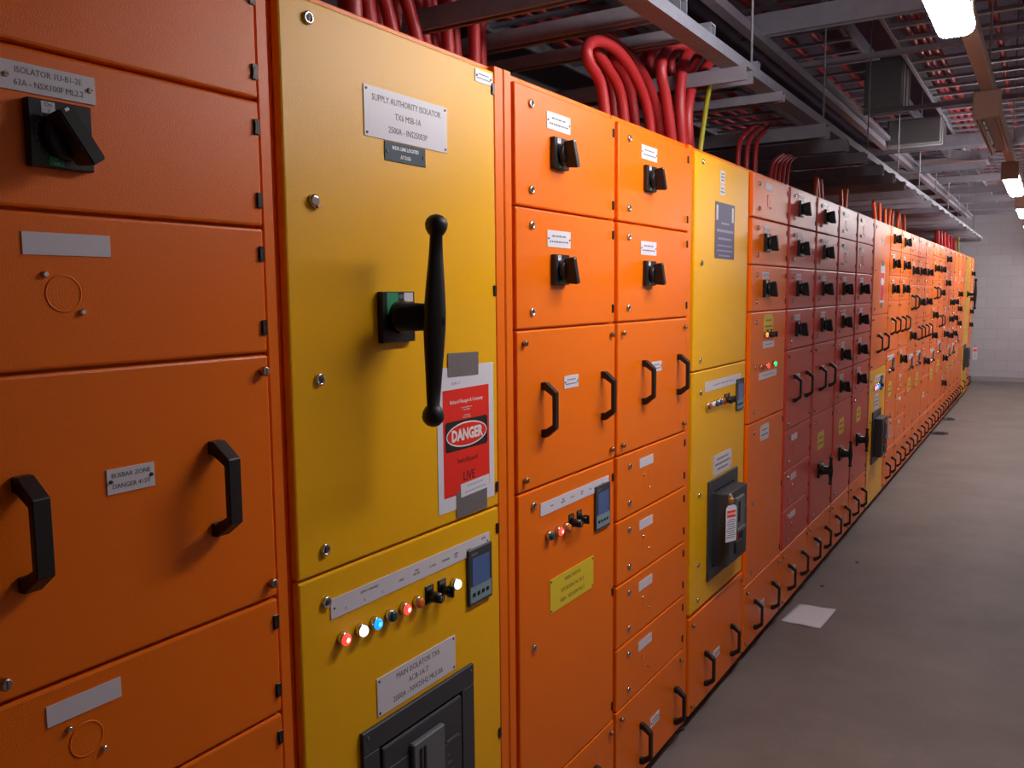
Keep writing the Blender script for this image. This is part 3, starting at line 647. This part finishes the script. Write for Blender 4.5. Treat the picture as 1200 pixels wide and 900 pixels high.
# end wall: painted block
def brick_mat():
    m = mat('painted_blockwork', (.60, .58, .62, 1), .6); nt = m.node_tree; b = nt.nodes['Principled BSDF']; geo = nt.nodes.new('ShaderNodeNewGeometry')
    sp = nt.nodes.new('ShaderNodeSeparateXYZ'); cb = nt.nodes.new('ShaderNodeCombineXYZ'); ad = nt.nodes.new('ShaderNodeMath'); ad.operation = 'ADD'
    nt.links.new(geo.outputs['Position'], sp.inputs[0]); nt.links.new(sp.outputs['X'], ad.inputs[0]); nt.links.new(sp.outputs['Y'], ad.inputs[1]); nt.links.new(ad.outputs[0], cb.inputs['X']); nt.links.new(sp.outputs['Z'], cb.inputs['Y'])
    t = nt.nodes.new('ShaderNodeTexBrick'); t.inputs['Scale'].default_value = 1; t.inputs['Brick Width'].default_value = .4; t.inputs['Row Height'].default_value = .2; t.inputs['Mortar Size'].default_value = .006
    t.inputs['Color1'].default_value = (.62, .60, .64, 1); t.inputs['Color2'].default_value = (.58, .56, .60, 1); t.inputs['Mortar'].default_value = (.52, .50, .54, 1)
    nt.links.new(cb.outputs[0], t.inputs['Vector']); nt.links.new(t.outputs['Color'], b.inputs['Base Color'])
    bp = nt.nodes.new('ShaderNodeBump'); bp.inputs['Strength'].default_value = .4; bp.inputs['Distance'].default_value = .004; bp.invert = True; nt.links.new(t.outputs['Fac'], bp.inputs['Height']); nt.links.new(bp.outputs['Normal'], b.inputs['Normal'])
    return m
BRK = brick_mat()
slab('wall_end', -2.6, XR, YE_, YE_+.2, 0, CEIL, BRK)
slab('wall_right', XR, XR+.15, -3.2, YE_+.2, 0, CEIL, mat('drab_wall', (.42, .40, .41, 1), .7))
slab('wall_left', -2.75, -2.6, -3.2, YE_+.2, 0, CEIL, mat('dark_wall', (.14, .12, .14, 1), .7))
slab('wall_back', -2.6, XR, -3.35, -3.2, 0, CEIL, MATS['drab_wall'])
slab('ceiling', -2.75, XR+.15, -3.35, YE_+.2, CEIL, CEIL+.15, mat('dark_soffit', (.10, .08, .12, 1), .8, var=.3, vscale=2))
b = MB(); b.box(-2.6, XR, YE_-.02, YE_, 0, .09, mat('pale_skirting_paint', (.42, .40, .42, 1), .6)); structure(add('baseboard_end', b.mesh('baseboard_end')))

# ------------------------------------------------------------------ light fittings, one straight line above the aisle
ZL = 2.58; xa = Z(1120, 44, ZL)[0]; LW = .112
x_of = lambda y: xa
def lamp(y0, L, lit, label, x=None):
    x = xa if x is None else x; c = (x, y0, ZL); o = add('light_fitting', None, None, c); tag(o, label, 'ceiling light', 'batten lights in line above the aisle')
    b = MB(); b.box(-.042, .042, 0, L, .068, .125, BEIGE, .006, 2); 
    b.box(-.060, .060, -.012, .05, .0, .128, BEIGE, .008, 2); b.box(-.050, .050, L-.05, L+.006, .06, .128, BEIGE, .008, 2)
    add('body', b.mesh('body'), o, c)
    if lit:
        b = MB(); b.box(-LW/2, LW/2, .05, L, .0, .066, LAMP, .028, 4)
        add('diffuser', b.mesh('diffuser'), o, c)
    else:
        b = MB(); b.box(-.028, .028, .05, L-.05, .035, .067, BEIGED, .004, 1)
        for q in (-1, 1): b.cyl(.06, L-.06, .020, q*.040, .009, .009, BEIGE, 10, axis='y')
        for q in (-1, 1): b.box(q*.054-.003, q*.054+.003, .05, L-.05, .01, .067, BEIGE, .002, 1)
        add('gear_tray', b.mesh('gear_tray'), o, c)
yl = Z(1110, 47, ZL)[1]
lamp(yl-1.50, 1.50, True, 'lit batten light with a glowing white diffuser at the top edge, nearest one in view')
y2 = Z(1150, 138, ZL)[1]
lamp(y2, 1.50, False, 'unlit beige batten light hanging between the two nearest lit ones')
lamp(y2+2.75, 1.50, True, 'lit batten light at the right edge, first beyond the unlit beige fitting')
lamp(y2+5.60, 1.50, True, 'lit batten light at the right edge, farthest of those in view')
lamp(yl-4.35, 1.50, False, 'unlit batten light above the photographer, before the nearest one in view')
lamp(y2+8.45, 1.50, True, 'lit batten light second from the end wall')
lamp(y2+11.3, 1.50, True, 'added lit batten light out of view, nearest to the end wall')  # unseen fitting added at the row's pitch to brighten the end wall
b = MB(); b.box(-.030, .030, 0, 17.5, 0, .05, BEIGE, .003, 1)
tag(add('lighting_channel', b.mesh('lighting_channel'), None, (xa, -1.6, ZL+.127)), 'long beige channel carrying the line of batten lights', 'cable trunking')

# ------------------------------------------------------------------ steelwork over the board
G_X = 'cross channels resting over the cabinets'
def channel(x0, x1, y, z, w, h, m, label, name='support_channel', along='x', group=G_X, cat='steel channel'):
    b = MB(); t = .004
    if along == 'x':
        b.box(0, x1-x0, -w/2, w/2, h-t, h, m); b.box(0, x1-x0, -w/2, -w/2+t, 0, h-t, m); b.box(0, x1-x0, w/2-t, w/2, 0, h-t, m)
        b.box(0, x1-x0, -w/2+t, -w/2+.012, 0, t, m); b.box(0, x1-x0, w/2-.012, w/2-t, 0, t, m); loc = (x0, y, z)
    else:
        b.box(-w/2, w/2, 0, x1-x0, 0, t, m); b.box(-w/2, -w/2+t, 0, x1-x0, t, h, m); b.box(w/2-t, w/2, 0, x1-x0, t, h, m)
        b.box(-w/2+t, -w/2+.012, 0, x1-x0, h-t, h, m); b.box(w/2-.012, w/2-t, 0, x1-x0, h-t, h, m); loc = (y, x0, z)
    return tag(add(name, b.mesh(name), None, loc), label, cat, group)
def rod(x, y, z0, z1, label='thin threaded hanger rod holding the long steel channel over the board', group='hanger rods of the long channel'):
    b = MB(); b.cyl(0, z1-z0, 0, 0, .005, .005, GALV, 8, axis='z'); b.cyl(-.0, .012, 0, 0, .011, .011, GALV, 6, axis='z'); tag(add('hanger_rod', b.mesh('hanger_rod'), None, (x, y, z0)), label, 'rod', group)
xs, _ = Z(808, 46, 2.62)
channel(-.8, 17.2, xs, 2.620, .075, .042, mat('dull_galvanised_steel', (.20, .205, .25, 1), .55, metal=.2, var=.2, vscale=25), 'long galvanised steel channel running over the front edge of the cabinets', along='y', group=None)
near = [(600, 15, 2.56, .045, .0625, 'nearest dark cross channel, crossing red cables at the top edge of the picture', GALVD),
        (655, 42, 2.67, .062, .055, 'grey cross channel above the edge between yellow and orange cabinets', GALV),
        (720, 60, 2.67, .05, .045, 'grey cross channel ending at the long channel, behind the looped red cables', GALV),
        (715, 106, 2.67, .04, .035, 'grey cross channel seen through the looped red cables', GALVD),
        (845, 100, 2.567, .09, .0555, 'cross channel bolted under the rod bracket of the long channel', GALVD),
        (870, 124, 2.584, .05, .0385, 'cross channel behind the green and yellow earth cable', GALVD)]
for px, py, z, w, h, lab, m in near:
    channel(-1.9, xs+(.03 if z > 2.6 else .065), Z(px, py, z)[1], z-.002 if z < 2.6 else 2.6615, w, h, m, lab)
ys = Z(880, 145, 2.67)[1]
k = 0
while ys < 16.9:
    channel(-1.9, xs+.065, ys, 2.552, .07 if k % 2 else .10, .0685, GALVD, 'dark cross channel over the far part of the cabinet row')
    ys += .52+.06*(k % 3); k += 1
for y in (-.3, 2.0, 4.9, 7.7, 10.5, 13.4, 15.7):
    rod(xa, y, ZL+.176, CEIL, 'thin rod hanging the beige lighting channel over the aisle', 'hanger rods of the lighting channel')
for y in [Z(880, 90, 2.64)[1]+1.33*i for i in range(-2, 10)]:
    rod(xs, y, 2.663, CEIL)
b = MB()
ybr = Z(880, 90, 2.64)[1]
# second, higher channel to the right of the first, with trapeze frames further on
x2, _ = Z(930, 85, 2.95)
channel(1.0, 17.0, x2, 2.95, .05, .042, GALVD, 'higher steel channel running parallel, right of the long galvanised one', along='y', group=None)
x3, _ = Z(990, 122, 3.0)
channel(5.5, 16.8, x3, 3.0, .07, .03, GALVD, 'third parallel steel channel, right of the two nearer ones', along='y', group=None)
G_B = 'cross beams spanning the aisle'
for px, py, z, w, h, lab, xr in ((985, 28, 2.98, .06, .10, 'broad dark steel beam spanning the aisle beside the nearest lit light', 2.3), (1020, 68, 3.0, .04, .025, 'thin steel bar spanning the aisle just beyond the broad beam', 2.3),
          (1040, 180, 2.93, .12, .10, 'dark steel beam spanning the aisle beyond the unlit light fitting', 2.3), (1050, 205, 2.93, .1, .06, 'dark steel beam spanning the aisle, next beyond the unlit fitting', .55), (1080, 128, 3.0, .04, .03, 'thin steel bar crossing above the unlit light fitting', 2.3)):
    channel(-1.9 if z < 2.95 else x2-.1, xr, Z(px, py, z)[1], z, w, h, GALVD, lab, 'cross_beam', group=G_B, cat='steel beam')
yb = 14.0
for i in range(5): channel(-1.0, 2.3, 11.6+i*1.3, 3.02, .10, .07, GALVD, 'far dark steel beam spanning the aisle near the end wall', 'cross_beam', group=G_B, cat='steel beam')

# high cable ladder over the aisle
G_L = 'cable ladders under the ceiling'
def ladder(x0, x1, z, y0, y1, pitch, label, mt=GALV):
    o = add('cable_ladder', None, None, (x0, y0, z)); tag(o, label, 'cable ladder', G_L)
    me = MB().box(-.012, .012, 0, y1-y0, 0, .10, mt, .002, 1).mesh('side_rail')
    add('side_rail', me, o, (x0, y0, z)); add('side_rail', me, o, (x1, y0, z))
    rg = MB().box(.012, x1-x0-.012, -.02, .02, .015, .035, mt).mesh('rung'); n = int((y1-y0)/pitch)
    for k in range(min(n, 95)): add('rung', rg, o, (x0, y0+.15+k*pitch, z))
xl, _ = Z(1061, 68, 3.25)
ladder(xl, xl+.75, 3.25, 3.0, 17.5, .30, 'high cable ladder over the aisle carrying red cable bundles')
ladder(xl+.95, xl+1.75, 3.25, 2.0, 17.5, .30, 'high cable ladder right of the line of batten lights')
ladder(-1.75, -.95, 3.30, 0.5, 17.2, .34, 'high cable ladder over the back of the cabinets', GALVD)
ladder(-.75, -.15, 3.55, 0.5, 17.2, .34, 'highest cable ladder, above the front half of the cabinets', GALVD)
# cables on ladders
def cable(pts, r, m, label, group, name='power_cable', k=6, n=8):
    pts = [Vector(p) for p in pts]
    for e in (pts[0], pts[-1]):
        if e.x < 0 and e.z < 2.42: e.z = 2.297
    P = smooth_path(pts, k); o = P[0].copy(); b = MB(); b.tube([p-o for p in P], r, m, n)
    return tag(add(name, b.mesh(name), None, o), label, 'cable', group)
def run(x, z, y0, y1, r, m, label, group, n=16, amp=.012):
    ph = random.uniform(0, 6); pts = [(x+amp*math.sin(ph+i*1.1), y0+(y1-y0)*i/n, z+r) for i in range(n+1)]
    cable(pts, r, m, label, group, k=3, n=7)
for i in range(3): run(xl+.07+i*.052, 3.286, 3.1, 17.3, .021, CAB, 'red cable lying in the left half of the high ladder over the aisle', 'red cables on the aisle ladder')
for i in range(2): run(xl+.52+i*.16, 3.286, 3.1, 17.3, .020, CAB, 'red cable lying in the right half of the high ladder over the aisle', 'red cables on the right half of the aisle ladder')
for i in range(4): run(xl+1.30+i*.09, 3.286, 2.1, 17.3, .022, CAB, 'red cable on the ladder right of the lights', 'red cables on the ladder right of the lights')
for i in range(5): run(-1.62+i*.12, 3.336, .6, 17.0, .024, CAB, 'red cable on the high ladder over the back of the cabinets', 'red cables on the rear ladder')
for i in range(2): run(-.60+i*.2, 3.586, .6, 17.0, .022, CAB, 'red cable on the highest ladder above the cabinets', 'red cables on the highest ladder')
for i in range(8): run(-1.45+i*.105, 2.620, 5.6, 16.6, .02, CAB, 'red cable lying on the far cross channels over the cabinets', 'red cables on the far cross channels')
# red drop at the end of the ladder bunch above the aisle
for i in range(3):
    p = [W3(1122+i*3, 138, .08+i*.055), W3(1124+i*3, 148, .08+i*.055), W3(1120+i*3, 158, .08+i*.055), W3(1113+i*3, 163, .08+i*.055)]
    cable(p, .022, CAB, 'short red cable curving down left of the unlit beige light fitting', 'red cables curving down by the unlit fitting')

# ------------------------------------------------------------------ cables rising out of the cabinets
def rise(pxs, x, r, m, label, group, dx=None):
    pts = [W3(px, py, x + (dx or 0)*i) for i, (px, py) in enumerate(pxs)]
    cable(pts, r, m, label, group)
gB = 'red cables rising from the cabinet with the long lever'
LB = 'red power cable rising behind the top edge of the yellow-doored cabinet with the long lever'
bl = [([(411, 40), (410, 8), (408, -30)], -.16, .027)]
for (a, c, t_), x, r in (((442, 432, 424), -.50, .025), ((454, 444, 436), -.60, .025), ((474, 456, 441), -.49, .021), ((485, 467, 450), -.62, .021), ((508, 482, 465), -.49, .021), ((515, 493, 474), -.62, .021), ((522, 502, 492), -.74, .023), ((530, 511, 501), -.84, .023),
        ((531, 522, 515), -.49, .021), ((540, 531, 524), -.62, .021), ((556, 555, 549), -.49, .021), ((564, 563, 557), -.62, .021)):
    bl.append(([(a, 90), (c, 20), (t_, -30)], x, r))
for pxs, x, r in bl:
    P = [W3(px, py, x) for px, py in pxs]; P[0].z = 2.297; cable(P, r, CAB, LB, gB)
gC = 'red cables looping over the two near orange cabinets'
LC = 'thick red cable looping up out of the orange cabinets beside the long steel channel'
def stub(pxs, x): 
    P = [W3(px, py, x) for px, py in pxs]; P[0].z = max(P[0].z, 2.297); return P
U = [([(712, 155), (704, 100), (690, 72), (689, 54), (703, 48), (722, 58), (742, 85), (758, 125), (765, 165)], -.20, .0205),
     ([(735, 162), (727, 110), (711, 78), (699, 58), (708, 46), (732, 60), (754, 88), (768, 125), (778, 172)], -.255, .0210)]
for pxs, x, r in U: P = stub(pxs, x); P[-1].z = max(P[-1].z, 2.297); cable(P, r, CAB, 'red cable bent in an upturned U over the two near orange cabinets', 'upturned U cables over the orange cabinets')
loops = [([(748, 160), (740, 115), (730, 85), (718, 66)], -.32, .022), ([(722, 158), (718, 110), (712, 85), (706, 70)], -.38, .019), ([(789, 172), (781, 120), (775, 85), (778, 65)], -.14, .0215),
         ([(774, 165), (770, 120), (765, 95), (762, 68)], -.31, .021), ([(801, 178), (797, 130), (798, 95), (802, 70)], -.14, .0225), ([(809, 182), (806, 135), (812, 100), (830, 76)], -.12, .021),
         ([(785, 170), (784, 130), (790, 100), (802, 72)], -.30, .021), ([(797, 176), (790, 140), (798, 105), (815, 75)], -.21, .021), ([(765, 160), (758, 120), (752, 95), (756, 66)], -.37, .020), ([(797, 176), (793, 140), (788, 100), (786, 70)], -.26, .021)]
for i, (pxs, x, r) in enumerate(loops):
    pts = stub(pxs, x); e = pts[-1]; pts += [e+Vector((-.01, .12, .07)), e+Vector((-.01, .34, .11))]
    cable(pts, r, CAB, LC, gC)
o = cable([W3(820, 182, -.06), W3(824, 150, -.06), W3(830, 110, -.06), W3(836, 84, -.06)], .010, CABG, 'green and yellow earth cable rising at the corner of the second yellow cabinet', None, 'earth_cable')
gD = 'thin red cables curving up behind the second yellow cabinet'
for px in (866, 876, 886): cable([W3(px-2, 215, -.2), W3(px, 172, -.2), W3(px+6, 158, -.2), W3(px+18, 147, -.2)], .012, CAB, 'thin red cable curving up behind the second yellow cabinet', gD)
gE = 'thin red cables fanning up behind the first red cabinets'
for i in range(5): cable([W3(901+i*5, 222, -.2), W3(904+i*5, 196, -.2), W3(909+i*5, 186, -.2), W3(918+i*5, 180, -.2)], .010, CAB, 'thin red cable fanning up behind the cabinet with small red and green lamps', gE)
gF = 'orange cables standing up behind the far cabinets'
for px, py in ((955, 226), (959, 226), (963, 228), (986, 240), (990, 240), (1026, 254), (1031, 256), (1037, 262), (1041, 262), (1045, 262), (1051, 266), (1055, 266), (1060, 268)):
    d = random.uniform(-3, 3); cable([W3(px, py+14, -.25), W3(px+d*.3, py-2, -.25), W3(px+d, py-18, -.25)], .014, CABO, 'orange cable standing up behind the top of the far cabinets', gF)
gH = 'thick red cables rising at the far end of the row'
for i in range(6): cable([W3(1098+i*3.9, 304, -.2), W3(1098+i*3.9, 282, -.2), W3(1098+i*3.9, 262, -.2)], .032, CAB, 'thick red cable rising from the far end of the cabinet row', gH)
cable([W3(1123, 303, -.1), W3(1123, 280, -.1), W3(1122, 266, -.1)], .014, CABG, 'green and yellow earth cable at the far end of the row', None, 'earth_cable')

# grey duct drop and equipment behind the beams
def block(name, px0, py0, px1, py1, x, depth, m, label, cat, bev=.01):
    s0, h1 = W(px0, py0, x); s1, h0 = W(px1, py1, x); s0, s1 = min(s0, s1), max(s0, s1); h0, h1 = min(h0, h1), max(h0, h1); b = MB()
    b.box(0, s1-s0, 0, depth, 0, h1-h0, m, bev, 2); return b, s0, s1, h0, h1
GB = mat('grey_green_duct_metal', (.30, .31, .32, 1), .6, metal=.2)
def duct(px0, px1, py0, py1, y, label, m=GB, dy=.4):
    "box facing the camera at distance y"
    def P(px, py): d = ray(px, py); p = CAM + d*(y/d.y); return p.x, p.z
    x0, z1 = P(px0, py0); x1, z0 = P(px1, py1); b = MB(); b.box(0, x1-x0, 0, dy, 0, z1-z0, m, .012, 2)
    for k in range(3): b.box(-.006, x1-x0+.006, dy*(.1+.35*k), dy*(.1+.35*k)+.03, -.006, z1-z0+.006, m)
    return b, (x0, y, z0)
b, loc = duct(1014, 1056, 72, 122, 6.6, ''); tag(add('air_duct', b.mesh('air_duct'), None, loc), 'grey sheet-metal duct section hanging between steel beams, left of the aisle ladder', 'duct')
b, loc = duct(1040, 1102, 142, 166, 7.9, ''); tag(add('air_duct', b.mesh('air_duct'), None, loc), 'dark grey duct box hanging above the beam beyond the unlit light', 'duct')
# bright steel tray bend far above the aisle
b = MB(); c = Vector((.55, 9.6, 3.045)); n = 14
for r0, r1, zz in ((.70, .73, .09), (.30, .33, .09)):
    pts = []
    for k in range(n+1): a = math.radians(90+90*k/n); pts.append((r1*math.cos(a), r1*math.sin(a)))
    for k in range(n, -1, -1): a = math.radians(90+90*k/n); pts.append((r0*math.cos(a), r0*math.sin(a)))
    b.prism(pts, 0, zz, GALV, 'z')
pts = [(.72*math.cos(math.radians(90+90*k/n)), .72*math.sin(math.radians(90+90*k/n))) for k in range(n+1)] + [(.31*math.cos(math.radians(90+90*k/n)), .31*math.sin(math.radians(90+90*k/n))) for k in range(n, -1, -1)]
b.prism(pts, 0, .004, GALV, 'z'); tag(add('cable_tray_bend', b.mesh('cable_tray_bend'), None, c), 'curved galvanised cable tray bend above the aisle near the first far lit light', 'cable tray')

# ------------------------------------------------------------------ things on the floor
def floor_sheet(corners, label, name='paper_sheet', m=PAP, z=.001, t=.0015, cat='paper', wob=.006):
    P = [Z(px, py, 0) for px, py in corners]; cx = sum(p[0] for p in P)/4; cy = sum(p[1] for p in P)/4; b = MB(); n = 10; g = []
    rnd = random.Random(3)
    for i in range(n+1):
        row = []
        for j in range(n+1):
            u, v = i/n, j/n; a = [(1-u)*(1-v)*P[0][k]+u*(1-v)*P[1][k]+u*v*P[2][k]+(1-u)*v*P[3][k] for k in (0, 1)]
            row.append((a[0]-cx, a[1]-cy, z+wob*(math.sin(u*5+v*2)**2)*(.4+.6*rnd.random()*.2)))
        g.append(row)
    lo = [[b.bm.verts.new(p) for p in r] for r in g]; hi = [[b.bm.verts.new((p[0], p[1], p[2]+t)) for p in r] for r in g]; fs = []
    for i in range(n):
        for j in range(n): fs.append(b.bm.faces.new((hi[i][j], hi[i+1][j], hi[i+1][j+1], hi[i][j+1]))); fs.append(b.bm.faces.new((lo[i][j], lo[i][j+1], lo[i+1][j+1], lo[i+1][j])))
    for i in range(n):
        for A, Bv in (((i, 0), (i+1, 0)), ((i+1, n), (i, n)), ((0, i+1), (0, i)), ((n, i), (n, i+1))): fs.append(b.bm.faces.new((lo[A[0]][A[1]], lo[Bv[0]][Bv[1]], hi[Bv[0]][Bv[1]], hi[A[0]][A[1]])))
    b._tag(fs, m, True); tag(add(name, b.mesh(name), None, (cx, cy, 0)), label, cat)
floor_sheet([(936, 708), (980, 715), (961, 737), (915, 728)], 'crumpled pale sheet of paper lying on the concrete floor beside the cabinets')
def rubble(px, py, w, label, m=BLK, name='debris_scrap', seed=1, hgt=.012):
    x, y = Z(px, py, 0); rnd = random.Random(seed); b = MB()
    pts = []
    for k in range(9): a = 2*PI*k/9; r = w*rnd.uniform(.55, 1); pts.append((r*math.cos(a)*.7, r*math.sin(a)))
    b.prism(pts, 0, hgt*.5, m, 'z'); b.prism([(p[0]*.5+.01, p[1]*.5) for p in pts], hgt*.5, hgt, m, 'z')
    tag(add(name, b.mesh(name), None, (x, y, 0)), label, 'debris')
DRT = mat('dark_scrap', (.035, .03, .035, 1), .7)
rubble(1100, 508, .16, 'dark flat scrap on the floor by the far cabinets, larger and nearer of two', DRT, seed=2, hgt=.02)
rubble(1112, 491, .16, 'dark flat scrap on the floor by the far cabinets, farther of two', DRT, seed=4, hgt=.015)
rubble(1004, 659, .016, 'tiny dark speck of debris on the bare middle of the floor', DRT, seed=5, hgt=.005)
rubble(963, 687, .018, 'tiny dark crumb on the floor beyond the sheet of paper', DRT, seed=6, hgt=.005)
rubble(798, 855, .018, 'small black clip on the floor at the foot of the near orange cabinets', DRT, seed=8, hgt=.006)

# ------------------------------------------------------------------ world, camera, exposure
w = bpy.data.worlds.new('World'); SC.world = w; w.use_nodes = True
w.node_tree.nodes['Background'].inputs[0].default_value = (.5, .5, .6, 1); w.node_tree.nodes['Background'].inputs[1].default_value = .05
cd = bpy.data.cameras.new('Camera'); cam = bpy.data.objects.new('Camera', cd); COL.objects.link(cam); SC.camera = cam
cd.sensor_fit = 'HORIZONTAL'; cd.sensor_width = 36; cd.lens = 36*F/1200; cd.clip_start = .02
R = Matrix((rt, up, -fw)).transposed(); cam.matrix_world = Matrix.Translation(CAM) @ R.to_4x4()
for o in bpy.data.objects:
    for k in ('_s0', '_s1', '_h0', '_h1'):
        if k in o: del o[k]
SC.view_settings.view_transform = 'Standard'; SC.view_settings.look = 'None'; SC.view_settings.gamma = 1; SC.view_settings.use_curve_mapping = False
SC.view_settings.exposure = 0.0
